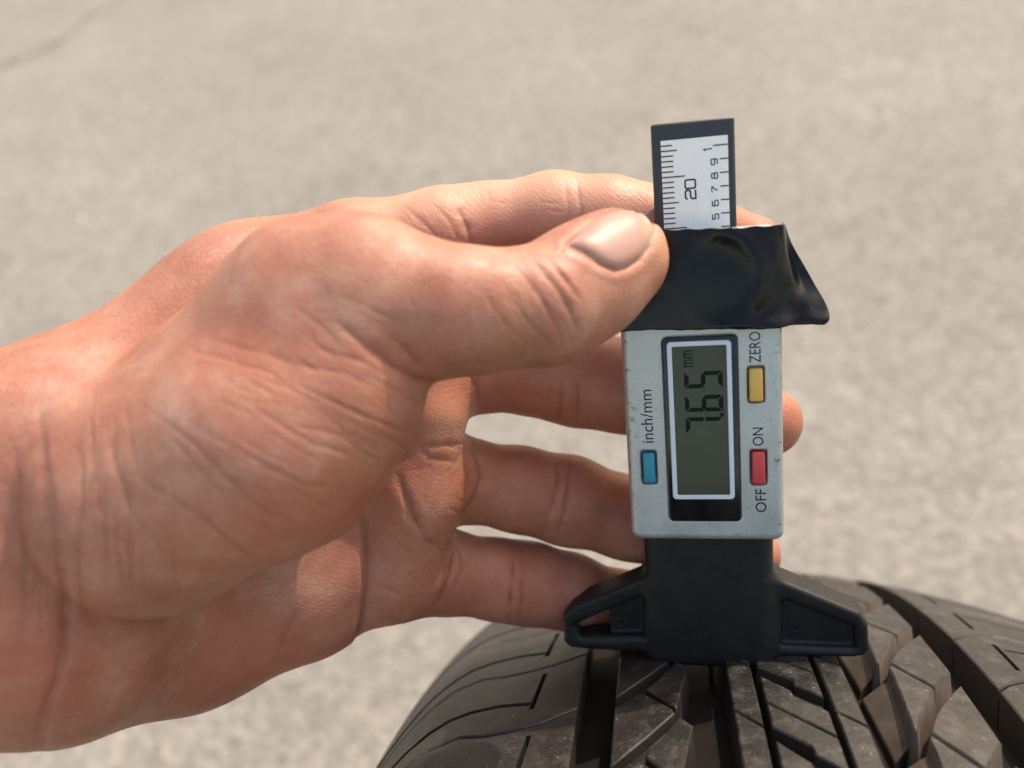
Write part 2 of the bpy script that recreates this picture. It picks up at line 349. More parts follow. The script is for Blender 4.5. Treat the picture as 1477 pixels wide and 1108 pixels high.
def block_mesh(name, poly, holes=(), top=0., draft=.35, cham=.28, step=3.2, slope=None, wall_mat=None, top_mat=None):
    """rubber block on the tread: polygon in (across, around) units, extruded down to the groove floor"""
    p = [Vector(q) for q in poly]
    if area(p) < 0: p = p[::-1]
    p = densify(p, step); inner = offset_poly(p, cham)
    hl = []
    for h in holes:
        h = [Vector(q) for q in h]; h = densify(h[::-1] if area(h) > 0 else h, step); hl.append(h)
    t0 = sum(q[1] for q in p)/len(p)
    def pos(q, d):
        if slope and d < 6: d += slope(q[0])
        r = prof(q[0])-d; th = (q[1])/TR; return (q[0]*U, r*U*math.sin(th), r*U*math.cos(th))
    pts = list(inner); loops = [list(range(len(inner)))]
    for h in hl: loops.append(list(range(len(pts), len(pts)+len(h)))); pts += h
    x0, x1 = min(q[0] for q in p), max(q[0] for q in p); y0, y1 = min(q[1] for q in p), max(q[1] for q in p)
    yy = y0+step
    while yy < y1:
        xx = x0+step
        while xx < x1:
            if inpoly(xx, yy, [tuple(q) for q in inner]) and min((Vector((xx, yy))-q).length for q in pts) > step*.55: pts.append(Vector((xx, yy)))
            xx += step
        yy += step
    edges = [(l[i], l[(i+1) % len(l)]) for l in loops for i in range(len(l))]
    ov, oe, of, _, _, _ = geometry.delaunay_2d_cdt(pts, edges, [], 0, 1e-5)
    ip = [tuple(q) for q in inner]; hp = [[tuple(q) for q in h] for h in hl]
    V = [pos(q, top) for q in ov]; Fc = []
    for f in of:
        cx = sum(ov[i][0] for i in f)/len(f); cy = sum(ov[i][1] for i in f)/len(f)
        if inpoly(cx, cy, ip) and not any(inpoly(cx, cy, h) for h in hp):
            f = list(f)
            if area([ov[i] for i in f]) > 0: f = f[::-1]
            Fc.append(f)
    nsm = len(Fc)
    def band(l0, d0, l1, d1, own0=None):
        b0 = len(V); n = len(l0); V.extend(pos(q, d0) for q in l0); V.extend(pos(q, d1) for q in l1)
        for i in range(n): j = (i+1) % n; Fc.append([b0+i, b0+j, b0+n+j, b0+n+i])
    band(inner, top, p, top+cham)
    out = offset_poly(p, -draft); dd = [depth(q[0])+.4 for q in out]
    b0 = len(V); n = len(p); V.extend(pos(q, top+cham) for q in p); V.extend(pos(q, d) for q, d in zip(out, dd))
    for i in range(n): j = (i+1) % n; Fc.append([b0+i, b0+j, b0+n+j, b0+n+i])
    wall = [(len(Fc)-n, len(Fc))]
    for h in hl:
        b0 = len(V); n = len(h); V.extend(pos(q, top) for q in h); V.extend(pos(q, depth(q[0])*.85) for q in h)
        for i in range(n): j = (i+1) % n; Fc.append([b0+i, b0+j, b0+n+j, b0+n+i])
        wall.append((len(Fc)-n, len(Fc)))
    me = mesh(name, V, Fc, top_mat or RUB, False, [wall_mat or GRV])
    for a, b in wall:
        for i in range(a, b): me.polygons[i].material_index = 1
    return me
def strip(path, w0, w1=None):
    """closed outline of a thin slit following a path"""
    w1 = w0 if w1 is None else w1; n = len(path); L, R_ = [], []
    for i in range(n):
        a = Vector(path[max(i-1, 0)]); b = Vector(path[min(i+1, n-1)]); d = (b-a).normalized(); q = Vector((-d.y, d.x)); ww = (w0+(w1-w0)*i/(n-1))/2
        L.append(Vector(path[i])+q*ww); R_.append(Vector(path[i])-q*ww)
    return L+R_[::-1]
def sh(path, dt): return [(a, b+dt) for a, b in path]
G_ = .28                                         # half a sipe
NP, NQ = 82, 94; PS, PQ = 2*math.pi*TR/82, 2*math.pi*TR/94
pieces = []                                      # (mesh, pitch count, label, name)
# left shoulder
sip = [(-46.8, 18.3), (-50.1, 20.0), (-53.5, 21.6), (-58.9, 22.4), (-64, 22.2), (-69, 20.6), (-74.6, 22.6), (-79, 26.5), (-84, 33), (-90, 43)]
lo_ = [(s, t-G_) for s, t in sip]; hi_ = [(s, t+G_-PS) for s, t in sip]
slot = [(-55.6, 13.6), (-62, 12.0), (-67.8, 11.8), (-71.9, 12.9), (-75.5, 15.6), (-79.2, 19), (-81.7, 22), (-85, 28), (-88.2, 35)]
slit = [(-54.5, 1.2), (-55.4, 15.8), (-56.4, 15.8), (-55.5, 1.2)]
slo = strip(slot, 1.25, 1.7)
pieces.append((block_mesh('tread_block', hi_+lo_[::-1], [slit, [(q[0]-.7, q[1]) for q in slo]], draft=.05), NP, None))
# second rib
U2 = [(-39.9, 16.0), (-36.7, 12.2), (-33.6, 8.4), (-30.8, 4.4), (-29.2, 2.4)]; L2 = [(-39.9, 19.6), (-35.9, 15.8), (-33, 12.4), (-29.2, 4.6)]
nU = sh(U2, PQ)
A = [(-39.9, 19.6), (-35.9, 15.8), (-35.2, 15.0), (-31.6, 19.4), (-29.8, 21.6), (-29.3, 23.0), (-30.8, 4.4+PQ), (-33.6, 8.4+PQ), (-36.7, 12.2+PQ), (-39.9, 16+PQ)]
B = [(-34.3, 14.0), (-33, 12.4), (-29.2, 4.8), (-28.6, 3.6), (-26.4, 6.4), (-27.6, 13.5), (-28.7, 19.5), (-28.9, 21.0), (-29.2, 21.2), (-31.0, 18.9)]
pieces += [(block_mesh('tread_block', A), NQ, None), (block_mesh('tread_block', B), NQ, None)]
pieces.append((block_mesh('groove_ramp', [(-39.8, 15.2), (-36.7, 11.4), (-33.6, 7.6), (-30.8, 3.6), (-28.8, 2.0), (-28.8, 5.4), (-33, 13.2), (-35.9, 16.6), (-39.8, 20.4)], top=2.3, draft=0, cham=.1), NQ, None))
# third rib
r3 = [(-19.3, 22.9), (-15, 28)]
pieces.append((block_mesh('tread_block', [(-19.3, 22.9+G_), (-14.9, 28+G_), (-14.9, 28-G_+PQ), (-19.3, 22.9-G_+PQ)]), NQ, None))
# fourth rib
a4 = [(-13.6, 10.9), (-8.9, 16.3), (-8.6, 18.6), (-3.7, 22.8), (-3.7, 30.4-G_), (-7.6, 26.6-G_), (-9.2, 25-G_), (-13.6, 20.5-G_)]
b4 = [(-13.6, 20.5+G_), (-9.2, 25+G_), (-7.6, 26.6+G_), (-3.7, 30.4+G_), (-3.7, 18.4+PQ), (-8.0, 14.4+PQ), (-8.2, 12.4+PQ), (-8.9, 11.6+PQ), (-13.6, 7.4+PQ)]
pieces += [(block_mesh('tread_block', a4), NQ, None), (block_mesh('tread_block', b4), NQ, None)]
pieces.append((block_mesh('groove_ramp', [(-8.5, 13.4), (-3.8, 17.8), (-3.8, 23.4), (-9.0, 18.8)], top=1.9, draft=0, cham=.1), NQ, None))
# fifth rib
pieces.append((block_mesh('tread_block', [(-2.6, 22.8+G_), (1.7, 26.9+G_), (1.7, 26.9-G_+PQ), (-2.6, 22.8-G_+PQ)]), NQ, None))
# hooked block row
k1 = [(11.3, 3.0), (12.2, .8), (13.8, -2.6), (17.0, -8.0), (20.1, -12.5), (21.7, -14.6), (21.7, 3.6), (19.6, 6.6), (18.2, 9.0), (16.75, 11.2)]
k2 = [(10.5, 5.0), (11.05, 3.9), (16.35, 11.9), (14.7, 15.4), (12.6, 19.2), (10.8, 22.8), (9.7, 25.9), (9.1, 27.6), (8.7, 27.2), (9.3, 20.4), (10.3, 9)]
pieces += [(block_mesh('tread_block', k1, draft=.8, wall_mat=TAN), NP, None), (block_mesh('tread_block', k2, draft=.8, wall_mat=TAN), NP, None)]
pieces.append((block_mesh('groove_ledge', [(5.5, 6.4), (12, 5.4), (12, 20), (9.6, 25), (7.4, 26.4), (5.9, 27.4)], top=0, draft=.2, cham=.2, top_mat=mat_groove('ledge_rubber', 1.5), slope=lambda s_: 1.5+max(0, 11-s_)*.85), NP, None))
# right shoulder
rs_ = [(28.3, 8.8), (31, 5.6), (33.4, 3.6), (36.5, 1.0), (39.7, -.4), (44, -.6), (50, -.2), (60, 1.2), (70, 4), (80, 9), (90, 17)]
rl = [(s, t-G_) for s, t in rs_]; rh = [(s, t+G_-PS) for s, t in rs_]
rslit = [(36.2, -17.), (35.6, -2.9), (36.6, -2.9), (37.2, -17.)]
rslot = strip([(37.9, -14.2), (42, -14.8), (48, -14.6), (58, -13), (68, -10), (78, -5), (88, 3)], .8, 1.6)
pieces.append((block_mesh('tread_block', rh+rl[::-1], [rslit, rslot], draft=.05), NP, None))
def around(me, k, n): return link(me.name.split('.')[0], me, tyre, hub, (-2*math.pi*k/n, 0, 0))
far_v = {}; counts = {}
for me, n, _ in pieces:
    nm = me.name.split('.')[0]
    order = sorted(range(n), key=lambda k: abs(((k/n+.5) % 1)-.5+.02))
    for j, k in enumerate(order):
        ang = -2*math.pi*k/n
        if j < 24: around(me, k, n)
        else:
            V, Fm = far_v.setdefault(nm, ([], [])); c, s_ = math.cos(ang), math.sin(ang); b0 = len(V)
            V += [(v.co.x, v.co.y*c-v.co.z*s_, v.co.y*s_+v.co.z*c) for v in me.vertices]; Fm += [tuple(b0+i for i in p.vertices) for p in me.polygons]
for nm, (V, Fm) in far_v.items():
    tag(link('tread_pattern' if nm == 'tread_block' else nm+'_pattern', mesh(nm, V, Fm, RUB, False), tyre, hub), kind='stuff')

# ------------------------------------------------------------------ gauge
gx = nrm(V3(.975, .033, .22)); gy = V3(-.089, .968, .233); gy = nrm(gy-gx*(gy@gx)); gz = np.cross(gx, gy)
GO = V3((1035-CX)/FPX, -(955-CY)/FPX, -1)*162.5
gauge = bpy.data.objects.new('tread_depth_gauge', None); COL.objects.link(gauge)
tag(gauge, 'silver digital depth gauge reading 7.65 mm, wrapped in black tape, standing on the tyre', 'gauge')
a_, b_, c_ = RW@gx, RW@gy, RW@gz
mg = Matrix(((a_[0], b_[0], c_[0]), (a_[1], b_[1], c_[1]), (a_[2], b_[2], c_[2]))).to_4x4(); mg.translation = Vector(to_world(GO)); gauge.matrix_world = mg
def sdf_part(name, lo, hi, h, fn, mat, parent=None, relax=1):
    G = Grid(lo, hi, h); D = fn(G.X.astype(float), G.Y.astype(float), G.Z.astype(float)).astype(np.float32)
    P, Q = surface_nets(D, G.lo, h, relax); me = fast_mesh(name, P*U, Q, mat); return link(name, me, parent or gauge), P, Q
def foot(X, Y, Z):
    neck = extr(rect_sd(X, Z, -13.2, 10.9, -9, 0, 2.6)+0*Y, Y, -.55, 30, .5)
    bow = np.maximum(0, 1-((X+1.1)/12)**2)*.5
    neck = neck-np.where(Z > -5, bow, 0)
    out = [(-13, 17.2), (-28.4, 10.1), (-30.2, 8.2), (-30.5, 2.2), (-29.3, .9), (-24, .55), (-13.5, .55), (-9, -.5), (5, -.5), (10, .4), (14, .75), (25, 1.0), (27.2, 1.5), (28, 3), (27.7, 8.2), (26.2, 10.5), (10.9, 17.4)]
    d2 = poly_sd(X, Y, out)
    wing = extr(d2+0*Z, Z, -8.4, -1.4, .9)
    d = smin(neck, wing, 2.2)
    pl = extr(poly_sd(X, Y, [(-26.6, 3.9), (-27.4, 5.8), (-14.6, 11.9), (-14.8, 4.4)])-.5+0*Z, Z, -3.7, 3, .6)
    pr = extr(poly_sd(X, Y, [(12.9, 3.6), (13.1, 12.0), (24.6, 7.0), (24.9, 3.5)])-.6+0*Z, Z, -3.2, 3, .6)
    hole = extr(poly_sd(X, Y, [(-27.2, 3.0), (-28, 4.8), (-21.2, 8.6), (-21.2, 3.0)])-.2+0*Z, Z, -12, -3.3, .2)
    for q in (pl, pr): d = smax(d, -q, 1.5)
    d = smax(d, -hole, .3)
    for cx, cy, fz in ((-18.7, 6.6, -3.6), (15.3, 6.8, -3.1)):
        rr = np.sqrt((X-cx)**2+(Y-cy)**2); d = np.maximum(d, -np.maximum(np.abs(rr-1.15)-.16, np.abs(Z-fz)-.22))
    return d
sdf_part('base_foot', (-32, -2, -10.5), (30, 30.5, 2), .22, foot, BLK)
def housing(X, Y, Z):
    wl = (Y-56)/29*.0
    d2 = rect_sd(X, Y, -14.95, 12.35, 27.4, 83.3, 1.8)
    d = extr(d2+0*Z, Z, -6, 4.0, 1.25)
    d = np.maximum(d, -extr(rect_sd(X, Y, -7.85, 4.95, 31.3, 65.7, .9)+0*Z, Z, 3.6, 6, .05))
    for x0, x1, y0, y1 in ((6.45, 9.3, 53.45, 59.95), (6.65, 9.5, 38.25, 44.85), (-12.45, -9.7, 38.55, 44.95)):
        d = np.maximum(d, -extr(rect_sd(X, Y, x0, x1, y0, y1, .35)+0*Z, Z, 2.6, 6, .05))
    return d
ho, P, Q = sdf_part('housing', (-16, 26.5, -7), (13.5, 86, 5), .2, housing, SIL)
ed = np.clip(1-np.minimum.reduce([P[:, 0]+14.95, 12.35-P[:, 0], P[:, 1]-27.4])/2.6, 0, 1); attr(ho.data, 'edge', np.clip(ed, .02, 1))
def rbox(name, x0, x1, y0, y1, z0, z1, r, mat, parent=None, seg=3, corner=0):
    bm = bmesh.new(); bmesh.ops.create_cube(bm, size=1)
    for v in bm.verts: v.co = Vector(((x0+x1)/2+v.co.x*(x1-x0), (y0+y1)/2+v.co.y*(y1-y0), (z0+z1)/2+v.co.z*(z1-z0)))
    if corner:
        ee = [e for e in bm.edges if abs((e.verts[0].co-e.verts[1].co).normalized().z) > .9]; bmesh.ops.bevel(bm, geom=ee, offset=corner, segments=5, affect='EDGES', profile=.5)
    if r:
        ee = [e for e in bm.edges if e.verts[0].co.z > z1-1e-4 and e.verts[1].co.z > z1-1e-4] if corner else bm.edges[:]
        bmesh.ops.bevel(bm, geom=ee, offset=r, segments=seg, affect='EDGES', profile=.5)
    bmesh.ops.scale(bm, vec=(U, U, U), verts=bm.verts); me = bpy.data.meshes.new(name); bm.to_mesh(me); bm.free(); me.materials.append(mat)
    me.polygons.foreach_set('use_smooth', [True]*len(me.polygons)); me.set_sharp_from_angle(angle=.7)
    return link(name, me, parent or gauge)
bez = rbox('display_bezel', -7.75, 4.85, 31.4, 65.6, 3.4, 4.25, .15, BEZ, corner=.8)
def frame_ring(name, o, i, z0, z1, ro, ri, mat):
    n = 6
    def rr(b, r):
        x0, x1, y0, y1 = b; out = []
        for cx, cy, a0 in ((x1-r, y1-r, 0), (x0+r, y1-r, 90), (x0+r, y0+r, 180), (x1-r, y0+r, 270)):
            for k in range(n): a = math.radians(a0+90*k/(n-1)); out.append((cx+r*math.cos(a), cy+r*math.sin(a)))
        return out
    sh_ = lambda b, d: (b[0]+d, b[1]-d, b[2]+d, b[3]-d)
    loops = [(rr(o, ro), z0), (rr(o, ro), z1-.1), (rr(sh_(o, .1), ro), z1), (rr(sh_(i, -.1), ri), z1), (rr(i, ri), z1-.1), (rr(i, ri), z0)]
    m_ = len(loops[0][0]); V = [(x*U, y*U, z*U) for l, z in loops for x, y in l]
    Fc = [(a*m_+j, a*m_+(j+1) % m_, (a+1)*m_+(j+1) % m_, (a+1)*m_+j) for a in range(len(loops)-1) for j in range(m_)]
    return link(name, mesh(name, V, Fc, mat, False), gauge)
frame_ring('display_frame', (-7.02, 3.86, 35.78, 64.9), (-6.18, 3.04, 36.58, 64.06), 4.2, 4.62, .7, .3, WHT)
scr = rbox('screen', -6.2, 3.06, 36.56, 64.08, 3.9, 4.33, 0, LCD)
for nm, b, mt in (('yellow_button', (6.72, 9.0, 53.8, 59.6), YEL), ('red_button', (6.95, 9.15, 38.6, 44.5), RED), ('teal_button', (-12.12, -10.02, 38.9, 44.6), BLU)):
    rbox(nm, *b, 2.5, 4.75, .38, mt)
def flat(name, polys, z, mat, parent=None):
    V, Fc = [], []; k = 0
    for p in polys:
        b0 = len(V); V += [(x*U, y*U, (z+k*.004)*U) for x, y in p]; k += 1
        f = list(range(b0, b0+len(p))); Fc.append(f if area(p) > 0 else f[::-1])
    return link(name, mesh(name, V, Fc, mat, False), parent or gauge)
def text_part(name, s, box, z, mat, parent=None):      # reads along +y with its top towards -x
    cu = bpy.data.curves.new(name, 'FONT'); cu.body = s; cu.size = 1; cu.resolution_u = 4; o = bpy.data.objects.new('tmp', cu); COL.objects.link(o)
    bpy.context.view_layer.update(); me = bpy.data.meshes.new_from_object(o.evaluated_get(bpy.context.evaluated_depsgraph_get())); bpy.data.objects.remove(o)
    c = np.array([v.co[:] for v in me.vertices]); lo, hi = c.min(0), c.max(0); x0, x1, y0, y1 = box
    for v, q in zip(me.vertices, c):
        u_ = (q[0]-lo[0])/(hi[0]-lo[0]); w_ = (q[1]-lo[1])/(hi[1]-lo[1]); v.co = ((x1+(x0-x1)*w_)*U, (y0+(y1-y0)*u_)*U, z*U)
    me.name = name; me.materials.clear(); me.materials.append(mat); return link(name, me, parent or gauge)
text_part('unit_lettering', 'inch/mm', (-12.15, -10.0, 46.5, 56.4), 4.03, INK, ho)
text_part('zero_lettering', 'ZERO', (6.85, 8.75, 60.6, 66.0), 4.03, INK, ho)
text_part('on_lettering', 'ON', (7.15, 8.98, 45.6, 48.95), 4.03, INK, ho)
text_part('off_lettering', 'OFF', (7.42, 9.3, 33.1, 37.5), 4.03, INK, ho)
# liquid-crystal digits
def seg_digit(u0, u1, segs, xb=2.3, xt=-4.25, t=.78):
    W = u1-u0; H = xb-xt; sl_ = .0
    def pt(u, v): return (xb-v*H, u0+u*W)
    a, b = t/W*.95, t/H; g_ = .022
    def hs(v0, v1, i0, i1): return [pt(0+g_*2, v0) if i0 == 0 else pt(a, v0), pt(1-g_*2, v0) if i0 == 0 else pt(1-a, v0), pt(1-a-g_*2, v1) if i1 else pt(1-g_*2, v1), pt(a+g_*2, v1) if i1 else pt(g_*2, v1)]
    def vs(u_in, u_out, v0, v1, top): 
        return [pt(u_out, v0+(g_ if top else 0)), pt(u_out, v1-(0 if top else g_)), pt(u_in, v1-(b if top else g_)), pt(u_in, v0+(g_ if top else b))]
    P_ = {'a': hs(1, 1-b, 0, 1), 'd': hs(0, b, 0, 1), 'g': [pt(.1, .5), pt(a+.04, .5+b*.5), pt(1-a-.04, .5+b*.5), pt(.9, .5), pt(1-a-.04, .5-b*.5), pt(a+.04, .5-b*.5)],
          'f': vs(a, 0, .5, 1-g_, True), 'b': vs(1-a, 1, .5, 1-g_, True), 'e': vs(a, 0, g_, .5, False), 'c': vs(1-a, 1, g_, .5, False)}
    return [P_[s] for s in segs]
flat('digit', seg_digit(56.5, 59.5, 'afgcd'), 4.36, SEG, scr); flat('digit', seg_digit(52.2, 55.2, 'afgecd'), 4.36, SEG, scr); flat('digit', seg_digit(48.2, 51.2, 'abc'), 4.36, SEG, scr)
flat('decimal_point', [[(1.75, 51.35), (2.35, 51.25), (2.35, 51.95), (1.75, 51.85)]], 4.36, SEG, scr)
text_part('unit_symbol', 'mm', (-4.25, -2.55, 60.3, 63.3), 4.36, SEG, scr)
# sliding scale
bar = rbox('scale_bar', -8.3, 5.45, 60, 101.6, -3.8, 0, .5, BAR)
plate = rbox('scale_plate', -6.72, 4.3, 62, 98.75, -.6, .05, 0, PLT, bar)
def tick(y, x0, x1, t=.1): return [(x0, y-t), (x1, y-t), (x1, y+t), (x0, y+t)]
tk = []
pm = .865
for k in range(-14, 7):
    y = 92.7+k*pm; tk.append(tick(y, -6.7, {0: -2.9}.get(k % 10, -4.05 if k % 5 == 0 else -4.75)))
tk[-1] = tick(92.7+6*pm, -6.7, -4.85)
ti = []
for k in range(-4, 6):
    y = 86.03+k*2.245; ti.append(tick(y, 4.28, 1.9 if k == 5 else 2.9))
flat('millimetre_ticks', tk, .075, INK, bar); flat('inch_ticks', ti, .075, INK, bar)
GL = {'0': [[(.15, 0), (.85, 0), (1, .1), (1, .9), (.85, 1), (.15, 1), (0, .9), (0, .1), 'c']], '1': [[(.2, .75), (.55, 1), (.55, 0)]],
      '2': [[(0, .8), (0, .9), (.15, 1), (.85, 1), (1, .9), (1, .62), (.85, .52), (.15, .48), (0, .38), (0, 0), (1, 0)]],
      '5': [[(.95, 1), (.08, 1), (.08, .58), (.85, .58), (1, .48), (1, .1), (.85, 0), (.15, 0), (0, .1)]],
      '6': [[(.95, .95), (.85, 1), (.15, 1), (0, .9), (0, .1), (.15, 0), (.85, 0), (1, .1), (1, .48), (.85, .58), (.0, .58)]],
      '7': [[(0, 1), (1, 1), (1, .85), (.4, .35), (.4, 0)]],
      '8': [[(.2, .54), (.08, .64), (.08, .9), (.2, 1), (.8, 1), (.92, .9), (.92, .64), (.8, .54), (1, .44), (1, .1), (.85, 0), (.15, 0), (0, .1), (0, .44), 'c'], [(.18, .54), (.82, .54)]],
      '9': [[(.05, .05), (.15, 0), (.85, 0), (1, .1), (1, .9), (.85, 1), (.15, 1), (0, .9), (0, .52), (.15, .42), (1, .42)]]}
def ribbon(path, t):
    closed = path[-1] == 'c'; p = [Vector(q) for q in (path[:-1] if closed else path)]; n = len(p); L, R_ = [], []
    for i in range(n):
        a = p[i-1] if (i or closed) else None; b = p[(i+1) % n] if (i < n-1 or closed) else None
        d1 = (p[i]-a).normalized() if a is not None else (b-p[i]).normalized(); d2 = (b-p[i]).normalized() if b is not None else d1
        n1 = Vector((-d1.y, d1.x)); n2 = Vector((-d2.y, d2.x)); m_ = (n1+n2); m_ = m_.normalized()/max(.5, m_.length/2)
        L.append(p[i]+m_*t/2); R_.append(p[i]-m_*t/2)
    return [[L[i], L[(i+1) % n], R_[(i+1) % n], R_[i]] for i in range(n if closed else n-1)]
def numeral(name, s, y0, y1, xt, xb, t, gap=.22):
    n = len(s); wd = (y1-y0)/(n+gap*(n-1)); polys = []
    for i, ch in enumerate(s):
        o = y0+i*wd*(1+gap)
        for path in GL[ch]:
            pp = [q if q == 'c' else (xb+(xt-xb)*q[1], o+wd*q[0]) for q in path]; polys += ribbon(pp, t)
    V, Fc = [], []
    for k, p in enumerate(polys):
        b0 = len(V); V += [(q[0]*U, q[1]*U, (.075+.0015*(k % 7))*U) for q in p]; f = list(range(b0, b0+4)); Fc.append(f if area(p) > 0 else f[::-1])
    return link(name, mesh(name, V, Fc, INK, False), bar)
numeral('numeral', '20', 88.85, 92.0, -2.9, -1.2, .27)
for i, ch in enumerate('56789'): y = 85.05+i*2.27; numeral('numeral', ch, y, y+.92, 1.5, 2.48, .19)
numeral('numeral', '1', 96.35, 97.1, .35, 1.7, .22)
numeral('numeral', '10', 80.2, 83.2, -2.9, -1.2, .27)
# probe under the foot
rbox('probe_tip', -1.75, -.85, -7.5, 1, -4.6, -3.7, .1, BLK)
# tape wrap
def tape():
    NV = 70; V = []
    for j in range(NV+1):
        v = j/NV
        w1_ = 1-v; xf = 13.8+6.3*(w1_*w1_*(3-2*w1_))+.1*math.sin(v*13)*w1_-1.1*math.exp(-v/.035)-.5*math.exp(-w1_/.03)       # outer tip of the flap
        zt = -3.4+5.2*(1-v)+.5*math.sin(v*10+.5)
        ctrl = [(-15.35, -6.2), (-15.6, -5.0), (-15.6, 3.2), (-15.2, 4.45), (-13, 4.75), (-4, 5.0+.35*math.sin(v*3.1)), (3, 5.1+.3*math.sin(v*3.1)), (8.4+.4*(1-v), 5.0+.2*math.sin(v*4)), (11.7, 4.45+.15*math.sin(v*5+.5)), (12.75+.25*(xf-12.7), 2.9+.3*math.sin(v*6)), (12.8+.62*(xf-12.8), zt+1.0+.3*math.sin(v*8)), (xf, zt+.75),
                (xf-.2, zt+.15), (xf-2.6, zt-1.6), (12.8, -5.2), (11.4, -6.45), (0, -6.6), (-14, -6.5)]
        pts = [Vector(c) for c in ctrl]; n = len(pts); dense = []
        for i in range(n):
            p0, p1, p2, p3 = pts[i-1], pts[i], pts[(i+1) % n], pts[(i+2) % n]
            sharp = i in (10, 11, 12)
            for k in range(14):
                t = k/14
                q = p1.lerp(p2, t) if sharp else .5*((2*p1)+(p2-p0)*t+(2*p0-5*p1+4*p2-p3)*t*t+(3*p1-p0-3*p2+p3)*t**3); dense.append(q)
        for k, q in enumerate(dense):
            x, z = q
            bot = 67.3+(66.75-67.3)*((x+15)/30); top = 84.35+(83.55-84.35)*((x+12)/26)
            wob = .10*math.sin(x*.5)+.04*math.sin(x*1.9+1); yy = bot+wob*(1-v)+(top-bot)*v+.08*math.sin(x*1.7)*v
            ss = max(0, min(1, (x-7)/6)) if z > -3 else 0
            if z > 2 and x > -3:
                rr = math.hypot(x-1.5, (yy-75.5)*.9); q_ = min(1, (x+3)/6); z += q_*(.75*math.exp(-((rr-7.2)/1.6)**2)+1.15*math.exp(-((v-.02)/.09)**2)*min(1, max(0, x-1)/5)-.15*math.exp(-(rr/4)**2))
            z += ss*.13*math.sin(yy*.55+x*.8)+ss*.05*math.sin(yy*1.3-x*1.1)
            yy -= 2.4*v**6*max(0, min(1, (-z-3)/2)); V.append((x, yy, z))
    m_ = len(dense); Fc = [(j*m_+k, j*m_+(k+1) % m_, (j+1)*m_+(k+1) % m_, (j+1)*m_+k) for j in range(NV) for k in range(m_)]
    V = np.array(V)
    # inner skin gives the tape its thickness
    b0 = len(V); C2 = V.copy(); cen = np.array([-1.5, 0, -1.])
    d = (C2-cen); d[:, 1] = 0; d /= np.linalg.norm(d, axis=1)[:, None]; C2 -= d*.16
    F2 = [tuple(b0+i for i in f[::-1]) for f in Fc]; rim = []
    for k in range(m_):
        k2 = (k+1) % m_; rim.append((k2, k, b0+k, b0+k2)); e = NV*m_; rim.append((e+k, e+k2, b0+e+k2, b0+e+k))
    return link('black_tape', mesh('black_tape', np.concatenate([V, C2])*U, Fc+F2+rim, TAPE), gauge)
tape()

# ------------------------------------------------------------------ hand
def hp(px, py, z, r): return ((px-CX)/FPX*z, -(py-CY)/FPX*z, -z, r*z/FPX)
def H(*pts): return [hp(*p) for p in pts]
HG = Grid((-176, -82, -192), (66, 42, -96), .55)
D = HG.far()
HG.chain(D, H((110, 638, 137, 150), (0, 685, 135, 150), (-120, 712, 134, 152), (-600, 780, 132, 180)), 8)
HG.chain(D, H((100, 780, 138, 150), (0, 790, 135, 160), (-600, 900, 132, 215)), 8)
HG.chain(D, H((100, 900, 139, 148), (0, 900, 136, 148), (-120, 905, 134, 155), (-600, 990, 132, 180)), 8)
HG.chain(D, H((430, 850, 163, 100), (270, 888, 161, 122), (110, 900, 144, 150)), 8)
HG.chain(D, H((575, 670, 164, 84), (300, 780, 158, 112), (100, 800, 144, 145)), 9)
HG.chain(D, H((548, 805, 166, 82), (430, 830, 162, 95)), 8)
HG.chain(D, H((590, 520, 160, 84), (100, 720, 142, 135)), 9)
HG.chain(D, H((490, 388, 158, 91), (360, 424, 152, 89), (300, 474, 149, 92), (225, 541, 145, 94), (150, 608, 140, 110), (100, 642, 138, 122)), 8)
HG.chain(D, H((620, 600, 155, 52), (600, 715, 158, 56), (570, 830, 161, 58)), 6)
fingers = dict(
    index=H((545, 376, 159, 88), (640, 343, 159, 69), (700, 330, 160, 62), (800, 315, 158, 63), (880, 318, 156, 60), (940, 330, 155, 57), (1020, 345, 155, 53), (1080, 357, 155, 48)),
    middle=H((600, 530, 161, 84), (680, 527, 166, 66), (780, 533, 170, 65), (835, 545, 171, 68), (900, 556, 169, 66), (1000, 578, 166, 61), (1105, 608, 163, 51)),
    ring=H((580, 672, 164, 80), (670, 693, 170, 58), (750, 706, 174, 59), (820, 722, 176, 62), (905, 747, 177, 57), (1000, 775, 175, 54), (1083, 800, 171, 42)),
    little=H((552, 806, 166, 80), (640, 825, 170, 58), (720, 836, 174, 55), (765, 842, 177, 56), (820, 853, 180, 52), (900, 869, 183, 42), (920, 872, 183, 40)))
palm = D.copy(); allD = D.copy()
for nm, ch in fingers.items():
    f = HG.far(); HG.chain(f, ch, 3)
    allD = np.minimum(allD, smin(palm, f, 5))
th = HG.far()
HG.chain(th, H((225, 705, 131, 182), (400, 622, 126, 163), (482, 556, 125, 134)), 6)
HG.chain(th, H((330, 560, 134, 120), (450, 443, 127, 112), (530, 424, 124, 104)), 8)
HG.chain(th, H((530, 424, 124, 104), (640, 448, 123, 88), (700, 449, 124, 80), (790, 440, 127, 81), (845, 406, 131, 79), (890, 374, 133.5, 74)), 4)
D = smin(allD, th, 1.8)
P0, Q0 = surface_nets(D, HG.lo, HG.h, 3)
